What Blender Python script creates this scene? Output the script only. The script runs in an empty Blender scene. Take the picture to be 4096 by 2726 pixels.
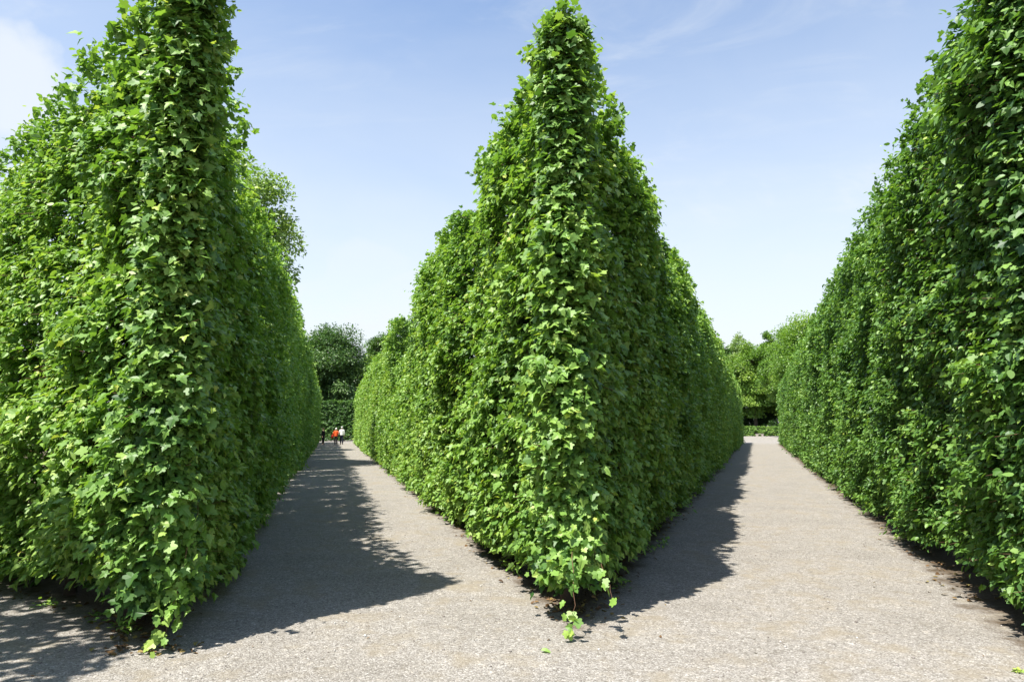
import bpy, bmesh, math, random
import numpy as np
from mathutils import Vector, Matrix

S = bpy.context.scene
COL = S.collection
R = math.radians

# ------------------------------------------------------------------ camera
CAM_Z = 1.65
PITCH = 7.1
cam = bpy.data.cameras.new('camera')
cam.sensor_width = 36.0
cam.lens = 24.5
cam.clip_start = 0.05
cam.clip_end = 4000
cam_o = bpy.data.objects.new('camera', cam)
COL.objects.link(cam_o)
cam_o.location = (0, 0, CAM_Z)
cam_o.rotation_euler = (R(90 + PITCH), 0, 0)
S.camera = cam_o

# ------------------------------------------------------------------ light
SUN_TRAVEL = Vector((1.78, 1.97, -5.5)).normalized()      # direction the light travels
sun = bpy.data.lights.new('sun', 'SUN')
sun.energy = 5.0
sun.angle = R(0.53)
sun.color = (1.0, 0.955, 0.88)
sun_o = bpy.data.objects.new('sun', sun)
COL.objects.link(sun_o)
sun_o.location = (-30, -27, 80)
sun_o.rotation_euler = SUN_TRAVEL.to_track_quat('-Z', 'Y').to_euler()

W = bpy.data.worlds.new('World')
S.world = W
W.use_nodes = True
nt = W.node_tree
for n in list(nt.nodes):
    nt.nodes.remove(n)
def N(tree, kind, **kw):
    n = tree.nodes.new(kind)
    for k, v in kw.items():
        setattr(n, k, v)
    return n
def math_node(tree, op, a, b=None, c=None, clamp=False):
    n = tree.nodes.new('ShaderNodeMath'); n.operation = op; n.use_clamp = clamp
    for i, v in enumerate((a, b, c)):
        if v is None: continue
        if isinstance(v, (int, float)): n.inputs[i].default_value = v
        else: tree.links.new(v, n.inputs[i])
    return n.outputs[0]
def mix_color(tree, fac, a, b, blend='MIX'):
    n = tree.nodes.new('ShaderNodeMix'); n.data_type = 'RGBA'; n.blend_type = blend
    for sock, v in ((n.inputs[0], fac), (n.inputs[6], a), (n.inputs[7], b)):
        if isinstance(v, (int, float)): sock.default_value = v
        elif isinstance(v, tuple): sock.default_value = v if len(v) == 4 else (*v, 1)
        else: tree.links.new(v, sock)
    return n.outputs[2]

sky = N(nt, 'ShaderNodeTexSky', sky_type='NISHITA', sun_disc=False)
sky.sun_elevation = math.asin(-SUN_TRAVEL.z)
sky.sun_rotation = math.atan2(-SUN_TRAVEL.x, -SUN_TRAVEL.y)
sky.air_density = 1.0
sky.dust_density = 0.6
sky.ozone_density = 1.0
sky.altitude = 150
tc = N(nt, 'ShaderNodeTexCoord')
sep = N(nt, 'ShaderNodeSeparateXYZ'); nt.links.new(tc.outputs['Generated'], sep.inputs[0])
zz = math_node(nt, 'MAXIMUM', sep.outputs[2], 0.0)
# thin veil of high cloud, thicker towards the horizon, with streaks
mp = N(nt, 'ShaderNodeMapping'); mp.inputs['Scale'].default_value = (1.1, 1.6, 3.4)
mp.inputs['Rotation'].default_value = (0.2, 0.35, 0.5)
nt.links.new(tc.outputs['Generated'], mp.inputs[0])
nz = N(nt, 'ShaderNodeTexNoise'); nz.inputs['Scale'].default_value = 1.7
nz.inputs['Detail'].default_value = 6; nz.inputs['Roughness'].default_value = 0.55
nz.inputs['Distortion'].default_value = 0.6
nt.links.new(mp.outputs[0], nz.inputs['Vector'])
veil_h = math_node(nt, 'SUBTRACT', 1.16, math_node(nt, 'MULTIPLY', zz, 2.0), clamp=True)
veil_n = math_node(nt, 'MULTIPLY', math_node(nt, 'SUBTRACT', nz.outputs[0], 0.5), 0.42)
veil = math_node(nt, 'ADD', math_node(nt, 'MULTIPLY', veil_h, 0.95), veil_n)
mp2 = N(nt, 'ShaderNodeMapping'); mp2.inputs['Scale'].default_value = (1.5, 4.5, 6.0); mp2.inputs['Rotation'].default_value = (0.5, 0.3, 0.9)
nt.links.new(tc.outputs['Generated'], mp2.inputs[0])
nw = N(nt, 'ShaderNodeTexNoise'); nw.inputs['Scale'].default_value = 1.3; nw.inputs['Detail'].default_value = 8; nw.inputs['Roughness'].default_value = .6; nw.inputs['Distortion'].default_value = 1.2
nt.links.new(mp2.outputs[0], nw.inputs['Vector'])
wisp = N(nt, 'ShaderNodeMapRange', interpolation_type='SMOOTHSTEP'); nt.links.new(nw.outputs[0], wisp.inputs[0])
wisp.inputs[1].default_value = .50; wisp.inputs[2].default_value = .78; wisp.inputs[3].default_value = 0; wisp.inputs[4].default_value = .24
veil = math_node(nt, 'ADD', math_node(nt, 'ADD', veil, wisp.outputs[0]), 0.03, clamp=True)
# one soft cumulus low on the left
def cloud(direction, size, strength, tree=nt, scale=5.0):
    d = Vector(direction).normalized()
    vm = N(tree, 'ShaderNodeVectorMath', operation='DISTANCE')
    tree.links.new(tc.outputs['Generated'], vm.inputs[0]); vm.inputs[1].default_value = d
    n2 = N(tree, 'ShaderNodeTexNoise'); n2.inputs['Scale'].default_value = scale; n2.inputs['Detail'].default_value = 5
    tree.links.new(tc.outputs['Generated'], n2.inputs['Vector'])
    e = math_node(tree, 'SUBTRACT', 1.0, math_node(tree, 'DIVIDE', vm.outputs['Value'], size))
    e = math_node(tree, 'ADD', e, math_node(tree, 'MULTIPLY', math_node(tree, 'SUBTRACT', n2.outputs[0], 0.5), 1.1))
    mr = N(tree, 'ShaderNodeMapRange', interpolation_type='SMOOTHSTEP')
    tree.links.new(e, mr.inputs[0]); mr.inputs[1].default_value = 0.12; mr.inputs[2].default_value = 0.62
    mr.inputs[3].default_value = 0; mr.inputs[4].default_value = strength
    return mr.outputs[0]
c1 = cloud((-0.700, 0.948, 0.470), 0.105, 0.85, scale=10)
c2 = cloud((-0.74, 0.95, 0.37), 0.09, 0.65, scale=10)
c3 = cloud((0.43, 0.98, 0.215), 0.10, 0.75, scale=9)
c4 = cloud((-0.22, 0.98, 0.20), 0.15, 0.75, scale=7)
c2 = math_node(nt, 'MAXIMUM', c2, math_node(nt, 'MAXIMUM', c3, c4))
veil = math_node(nt, 'MAXIMUM', veil, math_node(nt, 'MAXIMUM', c1, c2))
sk = mix_color(nt, veil, sky.outputs[0], (3.55, 3.75, 3.9))
bg = N(nt, 'ShaderNodeBackground'); bg.inputs[1].default_value = 0.12
nt.links.new(sk, bg.inputs[0])
wo = N(nt, 'ShaderNodeOutputWorld'); nt.links.new(bg.outputs[0], wo.inputs[0])

S.view_settings.view_transform = 'Standard'
S.view_settings.look = 'None'
S.view_settings.exposure = 1.1
S.view_settings.gamma = 1.0
S.render.engine = 'CYCLES'
S.cycles.max_bounces = 7
S.cycles.diffuse_bounces = 4
S.cycles.transmission_bounces = 4
S.cycles.glossy_bounces = 2
S.cycles.use_denoising = True
S.cycles.use_adaptive_sampling = False
S.cycles.caustics_reflective = False
S.cycles.caustics_refractive = False

# ------------------------------------------------------------------ helpers
def tag(o, label=None, cat=None, group=None, kind=None):
    if label: o['label'] = label
    if cat: o['category'] = cat
    if group: o['group'] = group
    if kind: o['kind'] = kind
    return o
def empty(name, loc=(0, 0, 0)):
    o = bpy.data.objects.new(name, None); COL.objects.link(o); o.location = loc
    o.empty_display_size = 0.2
    return o
def link(name, me, mat=None, parent=None):
    o = bpy.data.objects.new(name, me); COL.objects.link(o)
    if mat is not None: me.materials.append(mat)
    if parent is not None:
        o.parent = parent
    return o
def mesh_tris(name, V, F, attrs=None, smooth=False):
    me = bpy.data.meshes.new(name)
    V = np.ascontiguousarray(V, dtype=np.float32); F = np.ascontiguousarray(F, dtype=np.int32)
    me.vertices.add(len(V)); me.vertices.foreach_set('co', V.ravel())
    k = F.shape[1]
    me.loops.add(F.size); me.loops.foreach_set('vertex_index', F.ravel())
    me.polygons.add(len(F)); me.polygons.foreach_set('loop_start', np.arange(0, F.size, k, dtype=np.int32))
    for an, av in (attrs or {}).items():
        a = me.attributes.new(an, 'FLOAT', 'POINT')
        a.data.foreach_set('value', np.ascontiguousarray(av, dtype=np.float32))
    me.update(calc_edges=True)
    me.polygons.foreach_set('use_smooth', np.full(len(F), smooth))
    return me
def unit(a):
    return a / np.maximum(np.linalg.norm(a, axis=-1, keepdims=True), 1e-9)

def _hash(ix, iy, iz, seed):
    h = (ix.astype(np.int64) * 374761393 + iy.astype(np.int64) * 668265263 + iz.astype(np.int64) * 2147483647 + seed * 974711) & 0x7fffffff
    h = (h ^ (h >> 13)) * 1274126177 & 0x7fffffff
    h = (h ^ (h >> 16)) & 0xffff
    return h / 65535.0
def vnoise(x, y, z, seed=0):
    x = np.asarray(x, float); y = np.asarray(y, float) + np.zeros_like(x); z = np.asarray(z, float) + np.zeros_like(x)
    fx, fy, fz = np.floor(x), np.floor(y), np.floor(z)
    ux, uy, uz = x - fx, y - fy, z - fz
    ux, uy, uz = [u * u * (3 - 2 * u) for u in (ux, uy, uz)]
    out = 0
    for dx in (0, 1):
        for dy in (0, 1):
            for dz in (0, 1):
                w = (ux if dx else 1 - ux) * (uy if dy else 1 - uy) * (uz if dz else 1 - uz)
                out = out + w * _hash(fx + dx, fy + dy, fz + dz, seed)
    return out * 2 - 1

# ------------------------------------------------------------------ materials
def new_mat(name):
    m = bpy.data.materials.new(name); m.use_nodes = True
    t = m.node_tree
    for n in list(t.nodes): t.nodes.remove(n)
    return m, t
def ramp(t, fac, stops):
    r = t.nodes.new('ShaderNodeValToRGB')
    cr = r.color_ramp
    while len(cr.elements) > 1: cr.elements.remove(cr.elements[-1])
    cr.elements[0].position = stops[0][0]; cr.elements[0].color = (*stops[0][1], 1)
    for p, c in stops[1:]:
        e = cr.elements.new(p); e.color = (*c, 1)
    t.links.new(fac, r.inputs[0])
    return r.outputs[0]
def leaf_material(name, stops, trans=0.32, rough=0.42, spec=0.45):
    m, t = new_mat(name)
    at = N(t, 'ShaderNodeAttribute', attribute_name='tint')
    col = ramp(t, at.outputs['Fac'], stops)
    geo = N(t, 'ShaderNodeNewGeometry')
    back = mix_color(t, 0.35, col, (0.13, 0.19, 0.09))
    base = mix_color(t, geo.outputs['Backfacing'], col, back)
    p = N(t, 'ShaderNodeBsdfPrincipled')
    t.links.new(base, p.inputs['Base Color'])
    p.inputs['Roughness'].default_value = rough
    p.inputs['Specular IOR Level'].default_value = spec
    tr = N(t, 'ShaderNodeBsdfTranslucent')
    tcol = mix_color(t, 1.0, col, (1.45, 1.5, 0.6), 'MULTIPLY')
    t.links.new(tcol, tr.inputs[0])
    mx = N(t, 'ShaderNodeMixShader'); mx.inputs[0].default_value = trans
    t.links.new(p.outputs[0], mx.inputs[1]); t.links.new(tr.outputs[0], mx.inputs[2])
    o = N(t, 'ShaderNodeOutputMaterial'); t.links.new(mx.outputs[0], o.inputs[0])
    return m
def plain(name, color, rough=0.8, spec=0.3, noise=0.0, scale=20):
    m, t = new_mat(name)
    p = N(t, 'ShaderNodeBsdfPrincipled')
    p.inputs['Roughness'].default_value = rough
    p.inputs['Specular IOR Level'].default_value = spec
    if noise:
        tcn = N(t, 'ShaderNodeTexCoord')
        nn = N(t, 'ShaderNodeTexNoise'); nn.inputs['Scale'].default_value = scale; nn.inputs['Detail'].default_value = 5
        t.links.new(tcn.outputs['Object'], nn.inputs['Vector'])
        c = mix_color(t, nn.outputs[0], tuple(x * (1 - noise) for x in color), tuple(min(1, x * (1 + noise)) for x in color))
        t.links.new(c, p.inputs['Base Color'])
        b = N(t, 'ShaderNodeBump'); b.inputs['Strength'].default_value = 0.4; b.inputs['Distance'].default_value = 0.01
        t.links.new(nn.outputs[0], b.inputs['Height']); t.links.new(b.outputs[0], p.inputs['Normal'])
    else:
        p.inputs['Base Color'].default_value = (*color, 1)
    o = N(t, 'ShaderNodeOutputMaterial'); t.links.new(p.outputs[0], o.inputs[0])
    return m

M_HEDGE = leaf_material('hedge_leaf', [(0.0, (0.030, 0.085, 0.022)), (0.30, (0.080, 0.180, 0.032)),
                                       (0.55, (0.190, 0.335, 0.062)), (0.80, (0.315, 0.445, 0.095)), (1.0, (0.42, 0.48, 0.09))], trans=.31, rough=.5, spec=.48)
M_DARKTREE = leaf_material('beech_leaf', [(0.0, (0.020, 0.050, 0.012)), (0.5, (0.055, 0.125, 0.024)), (1.0, (0.13, 0.22, 0.045))], trans=0.25)
M_BRIGHTTREE = leaf_material('maple_leaf', [(0.0, (0.05, 0.11, 0.018)), (0.5, (0.13, 0.25, 0.035)), (1.0, (0.27, 0.38, 0.06))], trans=.4)
M_PALETREE = leaf_material('willow_leaf', [(0.0, (0.08, 0.15, 0.04)), (0.5, (0.18, 0.28, 0.08)), (1.0, (0.30, 0.39, 0.14))], trans=.4)
M_TWIG = plain('twig_bark', (0.13, 0.070, 0.040), 0.8, noise=0.4, scale=60)
M_BARK = plain('trunk_bark', (0.070, 0.055, 0.042), 0.9, noise=0.5, scale=25)
M_STONE = plain('bench_stone', (0.42, 0.37, 0.33), 0.85, noise=0.15, scale=8)
M_LITTER = leaf_material('dry_leaf', [(0.0, (0.06, 0.035, 0.018)), (0.6, (0.17, 0.10, 0.045)), (1.0, (0.24, 0.20, 0.06))], trans=0.1, rough=0.7, spec=0.2)

# ------------------------------------------------------------------ hedge footprints (metres, camera at the origin, +Y ahead)
def rounded(points, radius, step=0.06):
    P = [Vector(p) for p in points]
    out = [P[0]]
    for i in range(1, len(P) - 1):
        a, b, c = P[i - 1], P[i], P[i + 1]
        u1 = (a - b).normalized(); u2 = (c - b).normalized()
        half = u1.angle(u2) / 2
        L = radius / math.tan(half)
        p0 = b + u1 * L; p2 = b + u2 * L
        o = b + (u1 + u2).normalized() * (radius / math.sin(half))
        a0 = math.atan2(*(p0 - o).yx); a1 = math.atan2(*(p2 - o).yx)
        while a1 - a0 > math.pi: a1 -= 2 * math.pi
        while a1 - a0 < -math.pi: a1 += 2 * math.pi
        for k in range(25):
            t = a0 + (a1 - a0) * k / 24
            out.append(o + Vector((math.cos(t), math.sin(t))) * radius)
    out.append(P[-1])
    d = np.array([[p.x, p.y] for p in out])
    s = np.concatenate([[0], np.cumsum(np.linalg.norm(np.diff(d, axis=0), axis=1))])
    n = int(s[-1] / step)
    ss = np.linspace(0, s[-1], n)
    xy = np.stack([np.interp(ss, s, d[:, 0]), np.interp(ss, s, d[:, 1])], 1)
    tg = unit(np.gradient(xy, axis=0))
    k = np.ones(7) / 7
    tg = unit(np.stack([np.convolve(np.pad(tg[:, i], 3, mode='edge'), k, 'valid') for i in (0, 1)], 1))
    nm = np.stack([tg[:, 1], -tg[:, 0]], 1)
    return ss, xy, tg, nm

def left_wall_l(d):  return (4.43 - 1.30 * d, d)
def left_wall_r(d):  return (-1.23 - 0.258 * d, d)
def mid_wall_l(d):   return (1.89 - 0.250 * d, d)
def mid_wall_r(d):   return (-1.40 + 0.348 * d, d)
def right_wall(d):   return (1.78 + 0.3545 * d, d)

# ------------------------------------------------------------------ leaves
def tmpl(right, mid, fold=0.22, droop=0.22, centre=(0, .3)):
    """outline: base, right side points, tip, mirrored left; fan round a centre on the midrib"""
    pts = [mid[0]] + right + [mid[1]] + [(-x, y) for x, y in reversed(right)]
    V = np.array([(*centre, 0)] + [(x, y, 0) for x, y in pts], float)
    V[:, 2] = fold * np.abs(V[:, 0]) - droop * V[:, 1] ** 2
    n = len(pts)
    F = np.array([(0, 1 + i, 1 + (i + 1) % n) for i in range(n)])
    return V, F
T_MAPLE = tmpl([(.17, -.09), (.35, -.05), (.43, .09), (.35, .22), (.53, .38), (.51, .55), (.29, .56), (.20, .80)], ((0, 0), (0, .96)))
T_MAPLE2 = tmpl([(.43, .04), (.31, .26), (.56, .53), (.27, .62), (.18, .86)], ((0, 0), (0, 1.0)))
T_MAPLE_B = tmpl([(.14, -.12), (.30, -.10), (.34, .06), (.30, .20), (.46, .30), (.56, .50), (.30, .52), (.24, .74), (.10, .88)], ((0, 0), (0, 1.05)), fold=.05, droop=.40)
T_MAPLE_C = tmpl([(.20, -.05), (.40, .00), (.36, .20), (.50, .33), (.47, .50), (.26, .50), (.15, .78)], ((0, 0), (0, .86)), fold=.45, droop=.10)
T_OVAL = tmpl([(.24, .14), (.34, .45), (.22, .80)], ((0, 0), (0, 1.05)), fold=0.28, droop=0.18, centre=(0, .45))
_V = np.array([(0, 0, 0), (.40, .45, .10), (0, 1, -.16), (-.40, .45, .10)], float)
T_DIAMOND = (_V, np.array([(0, 1, 2), (0, 2, 3)]))

class Leaves:
    def __init__(s): s.V, s.F, s.T, s.n = [], [], [], 0
    def add(s, T, pos, tip, nrm, size, tint, rng, curl=True):
        if len(pos) == 0: return
        tip = unit(tip); side = unit(np.cross(tip, nrm)); nrm = np.cross(side, tip)
        TV, TF = T
        n = len(pos)
        c = rng.uniform(-0.3, 2.2, n) if curl else np.ones(n)
        wx = rng.uniform(0.85, 1.12, n)
        v = pos[:, None] + size[:, None, None] * (TV[None, :, 0:1] * wx[:, None, None] * side[:, None] + TV[None, :, 1:2] * tip[:, None]
                                                  + TV[None, :, 2:3] * c[:, None, None] * nrm[:, None])
        s.V.append(v.reshape(-1, 3))
        s.F.append((TF[None] + (np.arange(n) * len(TV))[:, None, None] + s.n).reshape(-1, 3))
        s.T.append(np.repeat(tint, len(TV)))
        s.n += n * len(TV)
    def build(s, name, mat, parent=None):
        me = mesh_tris(name, np.concatenate(s.V), np.concatenate(s.F), {'tint': np.clip(np.concatenate(s.T), 0, 1)})
        return link(name, me, mat, parent)

class Tubes:
    """tapering tubes, any number in one mesh (twigs of one branch system, one trunk ...)"""
    def __init__(s): s.V, s.F, s.n = [], [], 0
    def add(s, pts, radii, sides=6):
        pts = np.asarray(pts, float); k = len(pts)
        t = unit(np.gradient(pts, axis=0))
        ref = np.where(np.abs(t[:, 2:3]) > .9, np.array([[1., 0, 0]]), np.array([[0, 0, 1.]]))
        a = unit(np.cross(t, ref)); b = np.cross(t, a)
        ang = np.arange(sides) / sides * 2 * np.pi
        r = np.asarray(radii)[:, None, None]
        v = pts[:, None] + r * (np.cos(ang)[None, :, None] * a[:, None] + np.sin(ang)[None, :, None] * b[:, None])
        f = []
        for i in range(k - 1):
            for j in range(sides):
                q = (j + 1) % sides
                A, B, C, D = i * sides + j, i * sides + q, (i + 1) * sides + q, (i + 1) * sides + j
                f += [(A, B, C), (A, C, D)]
        for j in range(1, sides - 1):
            e = (k - 1) * sides
            f.append((e, e + j, e + j + 1)); f.append((0, j + 1, j))
        s.V.append(v.reshape(-1, 3)); s.F.append(np.array(f) + s.n); s.n += k * sides
    def build(s, name, mat, parent=None):
        return link(name, mesh_tris(name, np.concatenate(s.V), np.concatenate(s.F), smooth=True), mat, parent)

def build_hedge(name, label, points, radius, H, zmin, thick=1.1, seed=1, maple=None, tint0=0.0, dens=5.6,
                trunk_to=20, bottom_inset=0.04, size0=0.070, relief=1.0, seams=(), long_shoots=0.016, holes=(), gaps=(), lean=0.0, slant=0.0):
    """points: footprint of the outer face; H(q), zmin(q): top and bottom heights; q = distance along the face from the corner."""
    rng = np.random.default_rng(seed)
    ss, xy, tg, nm = rounded(points, radius)
    if len(points) > 2:
        c = np.array(points[1]); s0 = ss[np.argmin(np.linalg.norm(xy - c, axis=1))]
    else:
        s0 = 0.0
    q = ss - s0
    dist = np.linalg.norm(xy, axis=1)
    turn = np.linalg.norm(np.gradient(tg, axis=0), axis=1) / (ss[1] - ss[0])
    bend = ss[turn > .5 / max(radius, .1)] if len(points) > 2 else np.array([1e9])
    max_in = .72 * radius + .9 * np.min(np.abs(ss[:, None] - bend[None]), axis=1) if len(bend) else np.full(len(ss), 9.)
    Hq, Zq = H(q), zmin(q)
    dmax = lambda o_, i_: np.maximum(o_, -max_in[i_])
    step = ss[1] - ss[0]
    root = tag(empty(name, (*xy[np.argmin(np.abs(q))], 0)), label, 'hedge', 'tall clipped hedges of the garden')
    org = np.array(root.location)
    lv, tw = Leaves(), Tubes()
    segs = []
    if len(points) > 2:
        for a, b in ((points[0], points[1]), (points[1], points[2])):
            t_ = unit(np.array(b, float) - np.array(a, float)); segs.append((np.array([t_[1], -t_[0]]), np.array(a, float)))
    def inside(P, m=.30):
        """true where P lies at least M inside both faces of the wedge"""
        ok = np.ones(len(P), bool)
        for n_, a_ in segs: ok &= ((P[:, :2] - a_) @ n_) < -m
        return ok
    def gapped(qq, z, w):
        qq = qq + .66 * w * slant; ze = z - 2.46 * w * slant
        g = np.zeros(len(qq), bool)
        for (qa, hw, za, zb) in gaps: g |= (np.abs(qq - qa + .12 * np.sin(z * 2.3 + qa)) < hw * (1 + .5 * np.sin(z * 3.7 + qa))) & (ze > za) & (ze < zb)
        return g & (rng.random(len(qq)) < .93)
    def lsize(d): return size0 * np.maximum(1, d / 13.0) ** 0.45
    def offs(qq, z, Hh, sd=0):
        """relief of the clipped face: broad bulges, leaf clumps, creases between the trees, rounded top and tucked-in foot"""
        o = .16 * vnoise(qq / 1.25, z / 1.5, sd, seed) + .20 * vnoise(qq / .50, z / .42, 7.3 + sd, seed + 5)
        o += .07 * vnoise(qq / .22, z / .2, 3.1, seed + 9)
        o -= .22 * np.clip(vnoise(qq / .6, z / .5, 11.3, seed + 14) - .35, 0, 1)
        cre = np.abs(((qq + .35 * vnoise(qq / 2.0, z / 2.2, 1.7, seed + 2) ) / 1.7) % 1.0 - .5)
        o -= .17 * np.exp(-(cre / .085) ** 2) * (0.4 + .6 * (vnoise(qq / 3, z / 2.0, 5, seed + 3) > -.2))
        for (qa, w, dp) in seams:
            o -= dp * np.exp(-((qq - qa + .12 * np.sin(z * 1.7)) / w) ** 2)
        for (qa, za, ra, dp) in holes:
            o -= dp * np.exp(-(((qq - qa) ** 2 + (z - za) ** 2) / ra ** 2) ** 1.5)
        o = o * relief + lean * (.28 - np.clip(z, 0, 6) / 5.5) * np.exp(-np.maximum(np.abs(qq) - 3, 0) / 4)
        u = np.clip((z - (Hh - .7)) / .7, 0, 1.2); o -= .34 * u ** 2
        b = np.clip(1 - z / .7, 0, 1); o -= bottom_inset * b ** 2
        return o
    def emit(base, out, qq, dd, z, rate_leaf, shade, face):
        """shoots at BASE growing along OUT, each with a run of leaves"""
        n = len(base)
        if n == 0: return
        up = np.array([0, 0, 1.0])
        lat = np.cross(out, up)
        rnd = lambda a: rng.normal(0, a, (n, 3))
        direc = unit(out * rng.uniform(.6, 1.0, (n, 1)) + up * rng.uniform(-.25, .55, (n, 1)) + lat * rng.normal(0, .5, (n, 1)))
        L = rng.uniform(.10, .25, n) * np.where(rng.random(n) < long_shoots, rng.uniform(1.4, 2.2, n), 1.0)
        L = L * np.where(dd > 25, 1.25, 1.0)
        sz = lsize(dd)
        young = rng.random(n) < .22
        is_maple = (maple(qq, z, rng) if maple else np.zeros(n, bool))
        clump = vnoise(base[:, 0] / .9, base[:, 1] / .9, base[:, 2] / .8, seed + 21) * .10
        per_species = np.where(is_maple, 0.02, 0.05)
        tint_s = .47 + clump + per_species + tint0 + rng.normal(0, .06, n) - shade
        m = 7
        for k in range(m):
            f = (k + .5) / m
            keep = rng.random(n) < rate_leaf
            if not keep.any(): continue
            P = base + direc * (L * f)[:, None] - up * (0.25 * L * f * f)[:, None] + rnd(.022)
            sgn = np.where((k % 2) == 0, 1.0, -1.0)
            tip = out * .45 + direc * .35 + lat * (sgn * rng.uniform(.2, .9, n))[:, None] - up * rng.uniform(.15, 1.15, (n, 1)) + rnd(.25)
            nr = out * rng.uniform(.25, .9, (n, 1)) + up * rng.uniform(.35, 1.0, (n, 1)) + rnd(.33)
            s = sz * rng.choice([.55, .8, 1.0, 1.2], n, p=[.18, .3, .35, .17]) * rng.uniform(.85, 1.12, n) * (1.05 - .45 * f ** 3 * young)
            s = np.where(is_maple, s * 1.10, s * 1.0)
            s = np.where(rng.random(n) < .015, s * 1.25, s)
            ti = tint_s + rng.normal(0, .075, n) + young * .36 * f ** 2
            near = dd < 13; mid = (dd >= 13) & (dd < 24); far = dd >= 24
            vr = rng.random(n)
            for sel, T in ((near & is_maple & (vr < .4), T_MAPLE), (near & is_maple & (vr >= .4) & (vr < .75), T_MAPLE_B), (near & is_maple & (vr >= .75), T_MAPLE_C), (mid & is_maple, T_MAPLE2), ((near | mid) & ~is_maple, T_OVAL), (far, T_DIAMOND)):
                w = keep & sel
                if w.any(): lv.add(T, P[w] - org, tip[w], nr[w], s[w], ti[w], rng)
        if face:
            idx = np.where((dd < 12) & (rng.random(n) < .22))[0]
            for i in idx:
                a = base[i] - out[i] * .12; b = base[i] + direc[i] * L[i] - up * .25 * L[i]
                mm = (a + b) / 2 + up * .02
                tw.add(np.array([a, mm, b]) - org, [.0045, .0034, .0016], 3)
    def sample(per_m2, width):
        lam = per_m2 * width * step
        cnt = rng.poisson(lam)
        idx = np.repeat(np.arange(len(ss)), cnt)
        return idx
    # outer face
    idx = sample(dens / lsize(dist) ** 2 / 7.0 * 1.10 * np.interp(dist, [10, 20], [1.15, 1.0]), np.maximum(Hq - Zq, .1))
    jit = rng.uniform(0, step, len(idx))
    z = Zq[idx] + rng.random(len(idx)) ** 1.0 * (Hq[idx] - Zq[idx])
    o = offs(q[idx] + jit, z, Hq[idx])
    n3 = np.concatenate([nm[idx], np.zeros((len(idx), 1))], 1)
    base = np.concatenate([xy[idx] + tg[idx] * jit[:, None], z[:, None]], 1) + n3 * dmax(o - .30 - .10 * rng.random(len(idx)), idx)[:, None]
    top = np.clip((z - (Hq[idx] - .6)) / .6, 0, 1)[:, None]
    out = unit(n3 + np.array([0, 0, 1.0]) * (.15 + .9 * top ** 2))
    k_ = ~gapped(q[idx], z, .32)
    emit(base[k_], out[k_], q[idx][k_], dist[idx][k_], z[k_], .9, 0.0, True)
    # leaves just under the skin: they close the face and carry the deep shade
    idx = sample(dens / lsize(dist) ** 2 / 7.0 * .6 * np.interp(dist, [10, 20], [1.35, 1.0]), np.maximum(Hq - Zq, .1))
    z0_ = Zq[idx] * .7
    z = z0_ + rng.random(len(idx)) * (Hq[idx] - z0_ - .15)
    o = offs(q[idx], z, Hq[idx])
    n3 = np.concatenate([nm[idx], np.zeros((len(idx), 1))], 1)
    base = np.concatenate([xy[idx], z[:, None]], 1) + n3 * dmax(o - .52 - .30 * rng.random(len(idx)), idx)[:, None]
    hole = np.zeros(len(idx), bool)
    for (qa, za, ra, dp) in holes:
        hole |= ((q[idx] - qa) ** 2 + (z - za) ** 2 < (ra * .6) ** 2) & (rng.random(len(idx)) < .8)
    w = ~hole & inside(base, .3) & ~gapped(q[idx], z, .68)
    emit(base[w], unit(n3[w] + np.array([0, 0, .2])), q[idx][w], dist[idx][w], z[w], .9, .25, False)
    # top
    idx = sample(dens / lsize(dist) ** 2 / 7.0 * .8, np.full(len(ss), thick * .9))
    w = rng.random(len(idx)) * thick * .9 + .08
    zt = Hq[idx] - .10 + .12 * vnoise(q[idx] / .6, w / .5, 9, seed + 4) - .25 * np.abs(w / thick - .5) ** 2
    n3 = np.concatenate([nm[idx], np.zeros((len(idx), 1))], 1)
    base = np.concatenate([xy[idx], zt[:, None]], 1) - n3 * w[:, None]
    out = unit(np.array([0, 0, 1.0]) + n3 * rng.normal(0, .5, (len(idx), 1)) + rng.normal(0, .3, (len(idx), 3)))
    k_ = inside(base, .22) & ~gapped(q[idx], zt, w)
    emit(base[k_], out[k_], q[idx][k_], dist[idx][k_], zt[k_], .85, 0.0, False)
    # inner face, away from the paths
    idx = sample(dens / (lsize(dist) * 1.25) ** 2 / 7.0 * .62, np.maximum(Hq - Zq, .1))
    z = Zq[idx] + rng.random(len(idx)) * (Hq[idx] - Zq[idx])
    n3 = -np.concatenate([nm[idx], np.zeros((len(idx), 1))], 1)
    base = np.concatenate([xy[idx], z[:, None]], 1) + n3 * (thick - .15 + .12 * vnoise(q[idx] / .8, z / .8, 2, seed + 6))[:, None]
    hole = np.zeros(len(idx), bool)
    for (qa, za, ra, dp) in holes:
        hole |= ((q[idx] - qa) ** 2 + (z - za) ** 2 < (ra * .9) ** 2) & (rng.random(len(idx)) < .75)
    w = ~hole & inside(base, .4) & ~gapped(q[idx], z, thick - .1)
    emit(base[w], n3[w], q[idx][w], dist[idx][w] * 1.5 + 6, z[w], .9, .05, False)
    lv.build('foliage', M_HEDGE, root)
    # stems and limbs inside
    r2 = random.Random(seed)
    s = r2.uniform(.2, .8); nt_ = 0
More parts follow.
